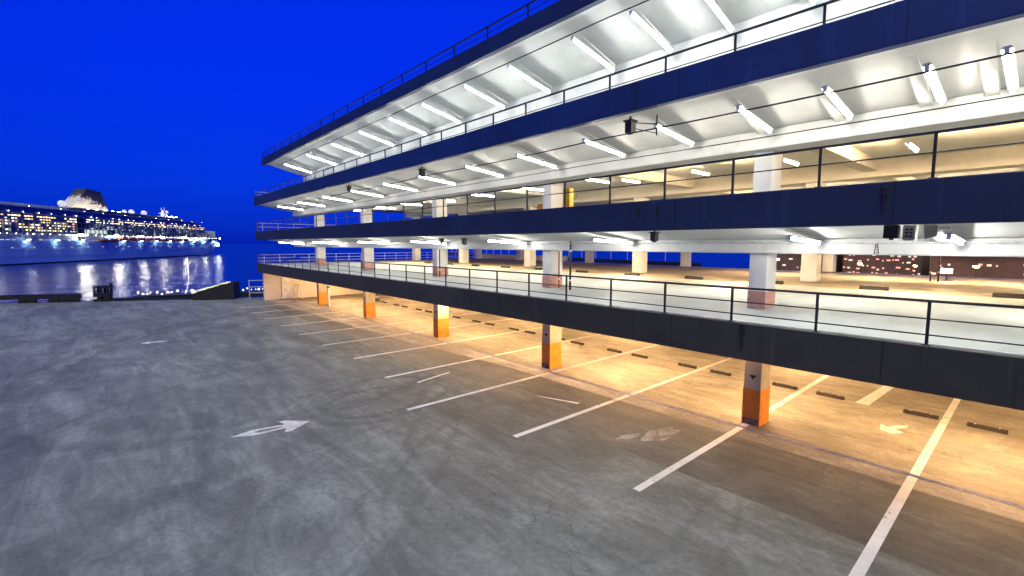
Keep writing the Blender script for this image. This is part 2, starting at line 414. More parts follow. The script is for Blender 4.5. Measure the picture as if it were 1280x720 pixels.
# columns, front row
def column(a, b, h0, h1, wa, wb, base, parent=G, bh=.2):
    mb = MB(); bx(mb, a, a+wa, b, b+wb, h0, h1)
    c = mb.build('column', M['colshade'] if h0 == 0 else M['white'], parent, GL, bevel=.02)
    if base:
        mb = MB(); bx(mb, a-.0012, a+wa+.0012, b-.0012, b+wb+.0012, h0+.002, h0+bh)
        mb.build('painted_base', M[base], c, None if False else (0,0,0)).location = (-GL[0], -GL[1], -GL[2])
    return c
floors = {0: 0, 1: .652, 2: 1.2025, 3: 1.792}
tops = {0: .506, 1: 1.0235, 2: 1.5845, 3: 2.1645}
for s in range(4):
    for i, a in enumerate(colExtra+colA):
        z1 = tops[s] if s == 0 else beamb[s+1]+.003
        c = column(a, 2.64, floors[s], z1, .09, .135, ('orange' if s == 0 else 'salmon' if s == 1 else None), bh=.205 if s == 0 else .095)
        if s == 0 and i >= 2:
            mb = MB(); z = .272
            mb.prism([(a+.022,z+.012),(a+.062,z+.012),(a+.042,z-.012)], lambda q: V(q[0],2.6385,q[1]), lambda q: V(q[0],2.6398,q[1]))
            mb.build('triangle_mark', M['black'], c, (0,0,0)).location = (-GL[0], -GL[1], -GL[2])
            mb = MB(); bx(mb, a+.004, a+.086, 2.6372, 2.6385, .004, .040)
            if i < 4: mb.build('scuffed_foot', M['scuff'], c, (0,0,0)).location = (-GL[0], -GL[1], -GL[2])
    for a in (-2.0,-.4,1.36,3.2,5.15,6.9,8.6):
        column(a, 4.88, floors[s], levels[s+1][0]-.078 if s else .43, .13, .13, None)
    for a in (-1.9,-.2,1.7,3.6,5.5,7.4,8.9):
        column(a, BB-.17, floors[s], levels[s+1][0]+.029, .12, .12, None)
# end wall and back wall on the ground storey
mb = MB(); bx(mb, 9.06, 9.12, 2.12, BB, 0, .502)
ew = mb.build('end_wall', M['cream'], G, GL)
mb = MB(); bx(mb, 9.035, 9.059, 2.40, 2.56, .01, .40); mb.build('door', M['housing'], ew, (0,0,0), bevel=.01).location = (-GL[0], -GL[1], -GL[2])
mb = MB(); bx(mb, A0, 9.055, BB-.04, BB, 0, .53); mb.build('back_wall', M['cream'], G, GL)
mb = MB(); bx(mb, 6.2, 9.13, BB-.04, BB, .655, .76); mb.build('parapet', M['cream'], G, GL)
# far low parapets on upper storeys, unseen below the horizon
for L in (2, 3):
    mb = MB(); bx(mb, A0, 9.1, BB-.04, BB, levels[L][1]-.01, levels[L][1]+.17); mb.build('parapet', M['cream'], G, GL)

# ------------------------------------------------------------------ railings
def railing(h0, bars, a1, label, b=B0+.02, sp=.3235, start=.241, r=.026, name='railing', fr=True, post=.022):
    t = thing(name, label, 'railing', V(0, b, h0))
    mb = MB()
    mb.box((b*U)-r, (b*U)+r, A0*U, a1*U, bars[0]*U-.022, bars[0]*U+.022)
    mb.build('top_rail', M['rail'], t, t.location, bevel=.008)
    for hz in bars[1:]:
        mb = MB(); mb.tube(V(A0, b, hz), V(a1, b, hz), .013); mb.build('middle_rail', M['rail'], t, t.location)
    pm = None; k = int((A0-start)/sp)
    a = start + k*sp
    while a < a1-.02:
        if pm is None:
            mb = MB(); mb.box(-post*.8, post*.8, -post, post, 0, (bars[0]-h0)*U-.022); mb.box(-.05,.05,-.06,.06,0,.014)
            o = mb.build('post', M['rail'], t); pm = o
        else:
            o = pm.copy(); COL.objects.link(o); o.parent = t
        o.location = (0, a*U, 0)
        a += sp
    mb = MB(); mb.box(-post, post, -post, post, 0, (bars[0]-h0)*U-.022)
    o = mb.build('post', M['rail'], t); o.location = (0, a1*U-.05, 0)
    return t
railing(.662, [.811,.751,.697], A1-.01, 'dark steel three-bar railing along the lowest deck edge')
railing(1.213, [1.361,1.297], A1-.01, 'dark steel two-bar railing along the second deck edge', start=.26)
railing(1.8025, [1.880,1.818], A1-.01, 'low dark railing against the white wall on the third deck edge', start=.275)
railing(2.378, [2.462,2.42], 8.48, 'dark railing along the roof edge against the blue sky', sp=.40, start=.2)
# side return railings at the far end
def side_rail(h0, bars, a, label):
    t = thing('railing', label, 'railing', V(a, B0, h0))
    mb = MB()
    for hz in bars: mb.tube(V(a, B0+.03, hz), V(a, BB-.05, hz), .02)
    mb.build('rail_bars', M['steel'], t, t.location)
    for k in range(19):
        b = B0+.12+k*.255
        mb = MB(); mb.tube(V(a, b, h0), V(a, b, bars[0]), .025, 6); mb.build('post', M['steel'], t, t.location)
side_rail(.662, [.811,.751,.697], A1-.02, 'pale railing closing the far end of the lowest deck')
side_rail(1.213, [1.361,1.297], A1-.02, 'pale railing closing the far end of the second deck')
side_rail(1.8025, [1.90,1.85], A1-.02, 'pale railing closing the far end of the third deck')
# cables
def cable(h, b, a1, sag, label, r=.017, anchors=None):
    mb = MB(); pts = []
    ks = [A0 + (a1-A0)*k/120 for k in range(121)]
    for a in ks:
        ph = (a/1.62) % 1
        pts.append(V(a, b, h - sag*4*ph*(1-ph)))
    for p0, p1 in zip(pts, pts[1:]): mb.tube(p0, p1, r, 6)
    o = mb.build('cable', M['cable'], None, V(0,b,h)); tag(o, label, 'cable')
cable(1.562, 2.055, 8.2, .008, 'black cable strung under the third deck edge, upper of the two')
cable(1.436, 2.055, 6.0, .004, 'thin black cable strung above the second deck railing, lower of the two', .010)
cable(2.175, 2.06, 7.7, .006, 'black cable strung below the roof edge band')

# ------------------------------------------------------------------ lights
def make_fixture(mat, L=.48, r=.025, drop=.0):
    t = bpy.data.objects.new('ceiling_light', None); COL.objects.link(t); t.empty_display_size = .3
    l = L*U/2
    mb = MB(); mb.prism([(-.07,.06),(-.04,.10),(.04,.10),(.07,.06)], lambda q: (-l, q[0], q[1]), lambda q: (l, q[0], q[1]))
    mb.build('housing', M['housing'], t)
    mb = MB(); mb.tube((-l+.05,0,.02),(l-.05,0,.02), r, 8); mb.build('tube', M[mat], t)
    mb = MB(); mb.box(-l+.012,-l+.05,-.032,.032,-.018,.0595); mb.build('end_cap', M['housing'], t)
    mb = MB(); mb.box(l-.05,l-.012,-.032,.032,-.018,.0595); mb.build('end_cap', M['housing'], t)
    return t
def place_lights(mat, As, b, h, group, where, amax, tilt=0.0, L=.48, r=.025):
    first = None; n = 0; jr = random.Random(len(where))
    for a in As:
        if a > amax: continue
        f = make_fixture(mat, L, r) if first is None else copy_tree(first)
        if first is None: first = f
        f.location = V(a, b, h); f.rotation_euler = (0, tilt, jr.uniform(-.02,.02))
        vis = a > .09*b/2.3
        if vis:
            lab = '%s tube light %s, counting from the right edge' % (ORD[min(n, 29)] if n else 'first', where); n += 1
        else: lab = 'tube light %s past the right edge' % where
        tag(f, lab, 'ceiling light', group)
place_lights('tube_w4', tubeA[4], 2.33, 2.137, 'tube lights under the roof soffit', 'under the roof slab', 8.3, .22, L=.41)
place_lights('tube_w', tubeA[3], 2.34, 1.570, 'tube lights under the third deck soffit', 'under the third deck', 8.9, .10, L=.40)
place_lights('tube_w2', tubeA[2], 2.36, 1.008, 'tube lights under the second deck soffit', 'under the second deck', 8.9, .05, L=.40, r=.024)
place_lights('tube_o', [-.9+1.0*k for k in range(0, 10)], 3.0, .405, 'amber lamps over the ground storey', 'over the ground floor bays', 8.8, 0, L=.8, r=.05)
place_lights('tube_o', [-.4+1.6*k for k in range(0, 6)], 4.3, .405, 'amber lamps deep in the ground storey', 'deep over the ground floor', 8.8, 0, L=.8, r=.045)
place_lights('tube_in', [-.8+.8*k for k in range(0, 12)], 3.35, .985, 'added unseen white lights over the lowest deck', 'behind the beam above the lowest deck', 8.8, 0, L=.4)  # unseen tubes added behind the beam to brighten the lowest deck
place_lights('tube_y', [-.6+1.2*k for k in range(0, 8)], 4.3, .985, 'warm lights inside the first deck', 'inside above the lowest deck', 8.8, 0, L=.3)
place_lights('tube_y', [-.9+1.0*k for k in range(0, 4)], 5.9, .985, 'warm lights by the far side of the first deck', 'by the far side of the lowest deck', 8.8, 0, L=.3)
place_lights('tube_y', [-.8+.7*k for k in range(0, 6)], 3.9, 1.60, 'warm lights inside the second deck', 'inside above the second deck', 8.8, 0, L=.3)
place_lights('tube_y', [-.8+.9*k for k in range(0, 5)], 6.2, 1.58, 'added warm lights by the far side, second deck', 'by the far side of the second deck', 8.8, 0, L=.4)  # lamps added to lighten the far parapet
place_lights('tube_in', [2.9+.9*k for k in range(0, 7)], 3.6, 1.60, 'white lights inside the second deck', 'inside the far second deck', 8.8, 0, L=.48)

# ------------------------------------------------------------------ small fittings on the building
def box_camera(a, b, h, s, label):
    t = thing('junction_box', label, 'junction box', V(a,b,h))
    mb = MB(); mb.box(-.11*s,.11*s,-.10*s,.10*s,-.32*s,-.04*s); mb.build('casing', M['boxdark'], t, bevel=.015)
    mb = MB(); mb.box(-.14*s,.14*s,-.13*s,.13*s,-.04*s,.0); mb.tube((0,0,0),(0,0,.10*s),.03*s); mb.build('lid', M['black'], t)
    mb = MB(); mb.box(-.03*s,.03*s,-.06*s,.06*s,-.36*s,-.32*s); mb.build('gland', M['cable'], t)
box_camera(1.484, 2.13, 1.645, 1.0, 'dark square junction box hanging below the second blue band from the top')
box_camera(3.61, 2.13, 1.645, .95, 'dark twin junction box halfway along under the third deck')
box_camera(5.2, 2.13, 1.645, .85, 'small dark box far along under the third deck')
box_camera(1.336, 2.15, 1.062, .75, 'black box under the second deck left of centre bay')
box_camera(3.30, 2.35, 1.048, .8, 'dark box under the second deck near the middle column')
box_camera(3.66, 2.35, 1.048, .7, 'small dark box under the second deck beside another')
box_camera(5.40, 2.45, 1.045, .7, 'small dark box under the far part of the second deck')
# wire bracket
mb = MB(); mb.tube(V(1.46,2.14,1.63),V(1.334,2.14,1.60),.012,6); mb.tube(V(1.334,2.14,1.645),V(1.334,2.14,1.545),.016,6); mb.tube(V(1.46,2.14,1.60),V(1.334,2.14,1.555),.01,6)
tag(mb.build('bracket', M['cable'], None, V(1.4,2.14,1.6)), 'thin dark bracket with wires beside the square junction box', 'bracket')
# black unit + beige cabinets under second deck
t = thing('utility_cabinet', 'black unit hung under the second deck beside the vented beige cabinet', 'cabinet', V(.372,2.16,1.02))
mb = MB(); mb.box(-.12,.12,-.105,.105,0,.235); mb.build('casing', M['black'], t, bevel=.015)
mb = MB(); mb.box(-.02,.02,-.03,.03,-.03,-.001); mb.build('gland', M['cable'], t)
t = thing('utility_cabinet', 'beige vented cabinet hung under the second deck at right', 'cabinet', V(.322,2.17,1.012))
mb = MB(); mb.box(-.12,.12,-.085,.085,0,.27); mb.build('casing', M['beige'], t, bevel=.02)
mb = MB()
for k in range(3): mb.box(-.126,-.121,-.05,-.012,.06+k*.06,.09+k*.06); mb.box(-.126,-.121,.012,.05,.06+k*.06,.09+k*.06)
mb.build('vent', M['boxdark'], t)
t = thing('utility_cabinet', 'beige slanted cabinet beside the vented one under the second deck', 'cabinet', V(.268,2.17,1.015))
mb = MB(); mb.prism([(-.11,.06),(-.11,.25),(.09,.25),(.06,0)], lambda q: (-.1,q[0],q[1]), lambda q: (.1,q[0],q[1])); mb.build('casing', M['beige'], t, bevel=.02)
mb = MB(); mb.tube((0,-.11,.2),(0,-.26,.2),.02); mb.build('arm', M['steel'], t)
# pipes
def pipe(a, b, h0, h1, r, mat, label):
    t = thing('pipe', label, 'pipe', V(a,b,h0))
    mb = MB(); mb.tube((0,0,0),(0,0,(h1-h0)*U),r,10); mb.build('shaft', M[mat], t, smooth=False)
    for k in (.2,.8):
        mb = MB(); mb.tube((0,0,(h1-h0)*U*k-.03),(0,0,(h1-h0)*U*k+.03),r*1.5,10); mb.build('clamp', M['steel'], t)
pipe(2.455, 2.635, .66, 1.02, .028, 'red', 'rusty red pipe beside the second column on the lowest deck')
pipe(2.30, 2.59, .66, 1.02, .04, 'rail', 'dark upright pipe right of the second column on the lowest deck')
pipe(4.12, 2.62, .66, 1.02, .03, 'rail', 'dark upright pipe beside the third column on the lowest deck')
t = thing('conduit', 'long pale conduit running along the main beam of the lowest storey', 'conduit', V(0,2.585,1.0))
mb = MB(); mb.tube(V(A0,2.585,1.004), V(8.7,2.585,1.004), .022, 8); mb.build('shaft', M['steel'], t, t.location)
for k in range(26):
    mb = MB(); mb.tube(V(-1.5+k*.4,2.585,1.004), V(-1.485+k*.4,2.585,1.004), .032, 8); mb.build('clamp', M['steel'], t, t.location)
# small ladder-like hook on the beam
t = thing('wall_ladder', 'tiny dark ladder hook hanging on the beam under the second deck', 'ladder', V(.495,2.59,.955))
mb = MB(); mb.tube((0,-.04,0),(0,-.01,.27),.008,6); mb.tube((0,.04,0),(0,.01,.27),.008,6)
for k in range(4): mb.tube((0,-.04+k*.006,.03+k*.06),(0,.04-k*.006,.03+k*.06),.006,6)
mb.build('frame', M['black'], t)
# fascia brackets (dark hooks and stains) on the lowest band
def fascia_hook(a, h, label, s=1):
    t = thing('wall_bracket', label, 'bracket', V(a, B0, h))
    mb = MB(); mb.box(-.05,-.001,-.05*s,.05*s,-.10*s,.10*s); mb.build('plate', M['black'], t, bevel=.01)
    mb = MB(); mb.tube((-.03,0,-.10*s),(-.03,0,-.42*s),.02*s,6); mb.build('stem', M['black'], t)
fascia_hook(.83, .64, 'small black bracket on the charcoal band above the nearest orange column')
fascia_hook(.379, 1.18, 'small black bracket at the right on the second band', .8)
fascia_hook(1.255, 1.17, 'small black bracket left on the second band', .6)
fascia_hook(1.36, 1.17, 'smallest black bracket on the second band', .5)

# ------------------------------------------------------------------ wheel stops
def wheel_stop_proto():
    t = bpy.data.objects.new('wheel_stop', None); COL.objects.link(t)
    l = .078*U
    mb = MB(); mb.prism([(-.075,0),(-.045,.10),(.045,.10),(.075,0)], lambda q: (q[0],-l,q[1]), lambda q: (q[0],l,q[1]))
    mb.build('block', M['rubber'], t, bevel=.012)
    mb = MB()
    for y in (-l*.6, l*.6): mb.tube((0,y,.099),(0,y,.106),.02,8)
    mb.build('bolts', M['steel'], t)
    return t
proto = None; k = 0
for i in range(-1, 11):
    for j, off in enumerate((.105, .555)):
        a = l1 + i*ls + off
        if a > 9.0: continue
        t = wheel_stop_proto() if proto is None else copy_tree(proto)
        if proto is None: proto = t
        t.location = V(a, 3.53 + (.03 if i > 3 else 0), .002); t.rotation_euler = (0,0,random.uniform(-.04,.04))
        if a < .1: lab = 'dark wheel stop on the ground floor past the right edge of the view'
        else:
            k += 1; lab = 'dark wheel stop on the amber floor, %s from the right edge of the view' % (ORD[k-1] if k > 1 else 'first')
        tag(t, lab, 'wheel stop', 'wheel stops on the amber ground floor')
k = 0
for i in range(0, 11):
    a = .12 + i*.72
    t = copy_tree(proto); t.location = V(a, 4.40, .6515); t.scale = (1.3, 1.15, 1.5)
    k += 1
    tag(t, 'dark wheel stop on the lowest deck, %s from the right edge of the view' % (ORD[k-1] if k > 1 else 'first'), 'wheel stop', 'wheel stops on the lowest deck')
# deck stall paint on warm inner part
mb = MB()
# traffic cone by the end of the floor
t = thing('traffic_cone', 'small dark cone standing on the ground floor between two orange columns', 'cone', V(7.6,3.55,.002))
mb = MB(); mb.tube((0,0,.03),(0,0,.75),.22,12,.04); mb.build('cone', M['rubber'], t)
mb = MB(); mb.box(-.3,.3,-.3,.3,0,.03); mb.build('base', M['black'], t)
mb = MB(); mb.tube((0,0,.35),(0,0,.5),.152,12,.115); mb.build('band', M['coping'], t)
# barrier boom by the end door
t = thing('barrier_post', 'white barrier post beside the farthest orange column', 'post', V(7.55,2.70,0))
mb = MB(); mb.box(-.06,.06,-.12,.12,.0,1.5); mb.build('post', M['housing'], t, bevel=.02)
mb = MB(); mb.box(-.08,.08,-.16,.16,1.5,1.62); mb.build('cap', M['boxdark'], t, bevel=.02)
# folded trestle near the end wall
t = thing('trestle', 'white trestle frame leaning near the end wall of the ground floor', 'trestle', V(8.85,2.62,0))
mb = MB()
for y in (-.5,.5):
    mb.tube((-.3,y,0),(0,y,1.3),.035,6); mb.tube((.3,y,0),(0,y,1.3),.035,6)
mb.tube((0,-.5,1.3),(0,.5,1.3),.035,6); mb.tube((-.2,-.5,.45),(-.2,.5,.45),.03,6)
mb.build('frame', M['housing'], t)

# things standing on the decks
def lamp_post(a, b, h0, hh, label, mat='flood'):
    t = thing('floodlight', label, 'floodlight', V(a,b,h0))
    mb = MB(); mb.tube((0,0,0),(0,0,hh),.03,8); mb.tube((0,-.25,0),(0,.25,0),.03,6); mb.tube((-.25,0,0),(.25,0,0),.03,6); mb.build('stand', M['rail'], t)
    mb = MB(); mb.box(-.10,.06,-.22,.22,hh,hh+.24); mb.build('head', M['boxdark'], t, bevel=.02)
    mb = MB(); mb.box(-.115,-.101,-.2,.2,hh+.02,hh+.22); mb.build('glass', M[mat], t)
lamp_post(.60, 6.0, .652, .35, 'bright white floodlight standing on the lowest deck at right')
for dy in (0, .055):
    pipe(.635+dy, 5.8, .652, 1.08, .03, 'rail', 'thin dark upright pipe on the lowest deck left of the floodlight' if dy else 'thin dark upright pipe nearest the floodlight on the lowest deck')
# yellow barrier and orange crate on second deck
t = thing('safety_barrier', 'yellow and black safety barrier on the second deck', 'barrier', V(2.97,3.3,1.2025))
mb = MB(); mb.box(-.15,.15,-.22,.22,.45,1.55); mb.build('panel', M['yellow'], t, bevel=.02)
mb = MB()
for y in (-.2,.2): mb.tube((0,y,0),(0,y,.45),.03,6)
mb.build('legs', M['rail'], t)
t = thing('crate', 'orange plastic crate on the second deck left of the yellow barrier', 'crate', V(3.22,3.3,1.2025))
mb = MB(); mb.box(-.35,.35,-.4,.4,0,.12); mb.box(-.35,.35,-.4,-.35,.12,.85); mb.box(-.35,.35,.35,.4,.12,.85); mb.box(-.35,-.3,-.35,.35,.12,.85); mb.box(.3,.35,-.35,.35,.12,.85)
mb.build('shell', M['orange'], t, bevel=.015)
mb = MB(); mb.box(-.37,.37,-.42,.42,.85,.90); mb.build('rim', M['red'], t)

# ------------------------------------------------------------------ far buildings beyond the garage
def lit_building(name, a0, a1, b0, b1, h, label, cols, rows, seed, lit=.4, hw=.022):
    rnd = random.Random(seed)
    t = thing(name, label, 'building', V(a0, b0, 0))
    mb = MB(); bx(mb, a0, a1, b0, b1, 0, h); mb.build('wall', simple('brown plaster wall', (.20,.12,.08), .8, scale=.5), t, t.location)
    mb = MB(); bx(mb, a0-.05, a1+.05, b0-.05, b1+.05, h+.001, h+.05); mb.build('roof', M['black'], t, t.location)
    nW = 0
    for r in range(rows):
        for c in range(cols):
            if rnd.random() > lit or nW > 90: continue
            nW += 1
            aa = a0 + (a1-a0)*(c+.5+rnd.uniform(-.2,.2))/cols; hh = .10 + (h-.2)*(r+.5)/rows
            w = rnd.uniform(.010, .040); hh += rnd.uniform(-.05,.05)
            mb = MB(); bx(mb, aa-w, aa+w, b0-.012, b0-.001, hh-hw*.7, hh+hw*.7)
            mb.build('lit_window', M[rnd.choice(['win_o','win_o','win_y'])], t, t.location)
def yard_lamp(a, b, hh, label, s=1):
    t = thing('street_lamp', label, 'street lamp', V(a, b, 0))
    mb = MB(); mb.tube((0,0,0),(0,0,hh*U),.06,8,.04); mb.tube((0,0,hh*U),(-.5,0,hh*U+.1),.035,6); mb.build('pole', M['rail'], t)
    mb = MB(); mb.box(-.75,-.45,-.14,.14,hh*U+.05,hh*U+.16); mb.build('head', M['boxdark'], t)
    mb = MB(); mb.sphere((-.6,0,hh*U+.0),.14*s,8,5,.5); mb.build('bulb', M['amber'], t)
for a, b, hh, lb, q in ((.75,11.2,.62,'amber street lamp close to the terminal wall near the floodlight',1.5),(.10,10.6,.66,'bright amber street lamp at the right edge behind the garage',1.9),(-.5,11.3,.6,'amber street lamp beyond the right edge',1.2),
                    (2.45,11.6,.60,'amber street lamp before the block with clustered orange lights',1.3),(3.9,11.4,.66,'amber street lamp between the two near columns far behind',1.0),(1.62,11.8,.58,'small amber street lamp left of the twin pipes',1.0)):
    yard_lamp(a, b, hh, lb, q)
lit_building('terminal_building', -3.5, 1.45, 12, 17, .78, 'dark low terminal building with orange lit windows behind the garage at right', 46, 4, 3, .5)
lit_building('terminal_building', 1.7, 3.1, 13, 17, .95, 'dark block with a cluster of orange lights seen through the garage', 16, 5, 6, .8)
lit_building('terminal_building', 3.3, 4.6, 12.5, 16, .9, 'dark brown block seen between the two near columns of the lowest deck', 8, 3, 9, .25)
# distant lights across the water behind the garage
rnd = random.Random(4)
t = thing('distant_pier', 'thin distant pier with small white lamps seen through the lowest deck', 'pier', (90*U*1.0, 0, 0))
t.location = (180, 170, 0)
mb = MB(); mb.box(-1.5,1.5,-90,190,-3.2,-1.8); mb.build('deck', M['black'], t)
for k in range(26):
    y = -85+k*10.5; mb = MB(); mb.tube((0,y,-1.8),(0,y,2.2),.12,6); lp = mb.build('lamp_post', M['steel'], t)
    mb = MB(); mb.sphere((0,y,2.35),.32,8,5); g = mb.build('globe', M['win_y'], lp)
t.rotation_euler = (0,0,R(-12))

# ------------------------------------------------------------------ quay edge clutter
def qpt(f, off=0.0):       # along the quay edge from the garage corner (f=0) to the left
    a = 9.62 + (11.62-9.62)*f; b = 2.25 + (-1.35-2.25)*f
    na, nb = -.874, -.486
    return a+na*off, b+nb*off
ang = math.atan2((11.62-9.62), (-1.35-2.25))
def along(f0, f1, off, z0, z1, th, mb):
    (a0,b0),(a1,b1) = qpt(f0,off), qpt(f1,off)
    na, nb = -.874*th, -.486*th
    P = [(b0*U,a0*U),((b0+nb)*U,(a0+na)*U),((b1+nb)*U,(a1+na)*U),(b1*U,a1*U)]
    mb.prism(P, lambda q: (q[0],q[1],z0), lambda q: (q[0],q[1],z1))
t = thing('quay_barrier', 'long low black barrier with gaps along the left part of the quay edge', 'barrier', V(*qpt(.9),0))
mb = MB(); along(.70, 3.2, .06, .32, .72, .04, mb); mb.build('beam', M['black'], t, t.location)
k = 0
for f in [.71,.74,.78,.86,.885,.99,1.1,1.2,1.33,1.45,1.6,1.8,2.0,2.2,2.5,2.8,3.1]:
    mb = MB(); along(f, f+.035, .055, 0, .32, .05, mb); mb.build('foot', M['black'], t, t.location)
t = thing('quay_barrier', 'low dark kerb barrier beside the open black frame at the quay edge', 'barrier', V(*qpt(.3),0))
mb = MB(); along(.28, .58, .05, 0, .14, .05, mb); along(.46, .60, .052, .145, .24, .04, mb); mb.build('beam', M['black'], t, t.location)
t = thing('control_kiosk', 'small open black frame kiosk on the quay edge below the ship', 'kiosk', V(*qpt(.625,.05),0))
t.rotation_euler = (0,0,ang)
mb = MB()
for x in (-.5,0,.5):
    for y in (-.25,.25): mb.box(x-.07,x+.07,y-.07,y+.07,.6,1.2)
mb.box(-.62,.60,-.32,.32,1.2,1.36); mb.box(-.57,.57,-.3,.3,.42,.72); mb.box(-.60,.60,-.32,.32,0,.20); mb.box(-.55,-.2,-.28,.28,.2,.42); mb.box(.1,.4,-.28,.28,.2,.42); mb.build('frame', M['black'], t)
mb = MB(); mb.box(-.66,-.58,-.1,.1,.0,1.58); mb.build('mast', M['black'], t)
# dark wedge ramp
t = thing('loading_ramp', 'large black wedge-shaped ramp with a sloping top at the quay edge', 'ramp', V(*qpt(.2,.2),0))
(a0,b0),(a1,b1) = qpt(.105,.14), qpt(.265,.14)
from mathutils import Vector
pa = Vector((b0*U,a0*U)); pb = Vector((b1*U,a1*U)); nn = Vector((-.486,-.874))*1.6
def wp(q, d):
    p = pa.lerp(pb, q[0]) - nn*d
    return (p.x, p.y, q[1])
mb = MB(); mb.prism([(0,0),(0,1.55),(.1,1.58),(.55,1.18),(1,.58),(1,0)], lambda q: wp(q,-.4), lambda q: wp(q,.6)); mb.build('body', M['black'], t, t.location)
mb = MB(); mb.prism([(.1,1.62),(.1,1.56),(.55,1.15),(1,.55),(1,.61),(.55,1.22)], lambda q: wp(q,-.43), lambda q: wp(q,-.38)); mb.build('lip', simple('painted lit edge', (.35,.38,.28), .6), t, t.location)  # pale yellow-green tone paints the light along the ramp edge
M['lampg'] = glow('pale yellow green lamp', (.85,1,.45), 2.0)
for k in range(16):  # glowing beads added to imitate the lit lip
    q = .08+.92*k/15; z = 1.66-1.0*q
    mb = MB(); mb.sphere(wp((q,z+random.uniform(0,.1)), -.41), random.uniform(.04,.08), 7, 4); mb.build('added_lip_glow', M['lampg'], t, t.location)
# railing between ramp and garage
t = thing('railing', 'short pale pipe railing at the quay edge beside the garage corner', 'railing', V(*qpt(0,.03),0))
mb = MB(); (a0,b0),(a1,b1) = qpt(-.25,.02), qpt(.06,.02)
for z in (.45, 1.0, 1.6): mb.tube((b0*U,a0*U,z),(b1*U,a1*U,z),.035,6)
mb.build('bars', M['steel'], t, t.location)
for q in (0,.33,.66,1):
    a, b = a0+(a1-a0)*q, b0+(b1-b0)*q
    mb = MB(); mb.tube((b*U,a*U,0),(b*U,a*U,1.65),.045,6); mb.build('post', M['steel'], t, t.location)
# floating pontoon with small yellow-green lamps
rnd = random.Random(11)
t = thing('floating_pontoon', 'dark floating pontoon with a row of pale yellow-green lamps beyond the quay', 'pontoon', (0,0,0))
t.location = (11, 84, -3)
mb = MB(); mb.box(-8,14,-1.2,1.2,-.3,.55); mb.build('deck', M['black'], t)
for k in range(44):
    x = -7.6+k*.49+rnd.uniform(-.15,.15)
    if 9 < k < 12 or 24<k<27: continue
    mb = MB(); mb.sphere((x, rnd.uniform(-1,.6), .72+rnd.uniform(0,.35)), rnd.uniform(.07,.19), 7, 4); mb.build('lamp', M['lampg'], t)
t.rotation_euler = (0,0,R(-14))

# ------------------------------------------------------------------ cruise ship
SH = bpy.data.objects.new('cruise_ship', None); COL.objects.link(SH)
tag(SH, 'long white cruise ship lit up at dusk on the harbour water', 'ship')
SH.location = (67.9, 415.9, -3.0); SH.rotation_euler = (0,0,math.atan2(.861,.508))
SH['_'] = 0; del SH['_']
# local frame: x forward to the bow (0 at waterline bow), y away from the camera, z up
hullm = simple('white ship hull', (.46,.70,.84), .4, var=.25, scale=.10, sc=(.16,1,6), bmp=0)
def deckmat(name, seed, dens, cols, strength, base=(.25,.27,.30), cw=1.6, hgt=1.3, rows=True):
    m, nt, p, _ = new_mat(name)
    tc = nt.nodes.new('ShaderNodeTexCoord'); sp = nt.nodes.new('ShaderNodeSeparateXYZ'); nt.links.new(tc.outputs['Object'], sp.inputs[0])
    cx = math_n(nt, 'FLOOR', math_n(nt, 'DIVIDE', sp.outputs[0], cw)); cz = math_n(nt, 'FLOOR', math_n(nt, 'DIVIDE', sp.outputs[2], hgt))
    cb = nt.nodes.new('ShaderNodeCombineXYZ'); nt.links.new(cx, cb.inputs[0]); nt.links.new(cz, cb.inputs[1]); cb.inputs[2].default_value = seed
    wn = nt.nodes.new('ShaderNodeTexWhiteNoise'); wn.noise_dimensions = '3D'; nt.links.new(cb.outputs[0], wn.inputs[0])
    fx = math_n(nt, 'FRACT', math_n(nt, 'DIVIDE', sp.outputs[0], cw)); fz = math_n(nt, 'FRACT', math_n(nt, 'DIVIDE', sp.outputs[2], hgt))
    mx = math_n(nt, 'MULTIPLY', math_n(nt, 'GREATER_THAN', fx, .18), math_n(nt, 'LESS_THAN', fx, .86))
    mz = math_n(nt, 'MULTIPLY', math_n(nt, 'GREATER_THAN', fz, .15), math_n(nt, 'LESS_THAN', fz, .85))
    on = math_n(nt, 'LESS_THAN', wn.outputs['Value'], dens)
    on = math_n(nt, 'MULTIPLY', on, math_n(nt, 'LESS_THAN', math_n(nt, 'FRACT', math_n(nt, 'MULTIPLY', cz, .5)), .3)) if rows else on
    s = math_n(nt, 'MULTIPLY', math_n(nt, 'MULTIPLY', mx, mz), on)
    sep = nt.nodes.new('ShaderNodeSeparateColor'); nt.links.new(wn.outputs['Color'], sep.inputs[0])
    s = math_n(nt, 'MULTIPLY', s, math_n(nt, 'MULTIPLY', math_n(nt, 'ADD', sep.outputs[1], .25), strength))
    nt.links.new(ramp(nt, sep.outputs[2], [(i/(len(cols)), c) for i, c in enumerate(cols)]), p.inputs['Emission Color'])
    nt.links.new(s, p.inputs['Emission Strength'])
    p.inputs['Base Color'].default_value = (*base, 1)
    return m
warm = [(1,.75,.35),(1,.9,.6),(.9,1,.75),(1,.55,.25)]
mA = deckmat('cabin lights row', 1, .6, warm, 4.6, cw=1.3, hgt=.5)
mB = deckmat('balcony lights sparse', 2, .38, [(1,.85,.55),(.8,.9,.8),(.7,.8,1)], 2.4, (.14,.17,.20), cw=1.6, hgt=.5)
mC = deckmat('balcony lights dim', 3, .30, [(.8,.95,.8),(1,.85,.6)], 2.2, (.12,.15,.17), cw=1.5, hgt=.5)
mP = deckmat('promenade lights', 4, .88, [(1,.82,.66),(1,.7,.55),(1,.95,.85)], 3.2, (.6,.5,.45), 1.1, 1.0, False)
mS = deckmat('stern atrium lights', 5, .62, [(1,.62,.08),(1,.80,.25),(.9,1,.7),(1,.5,.4)], 4.6, cw=1.5, hgt=.55)
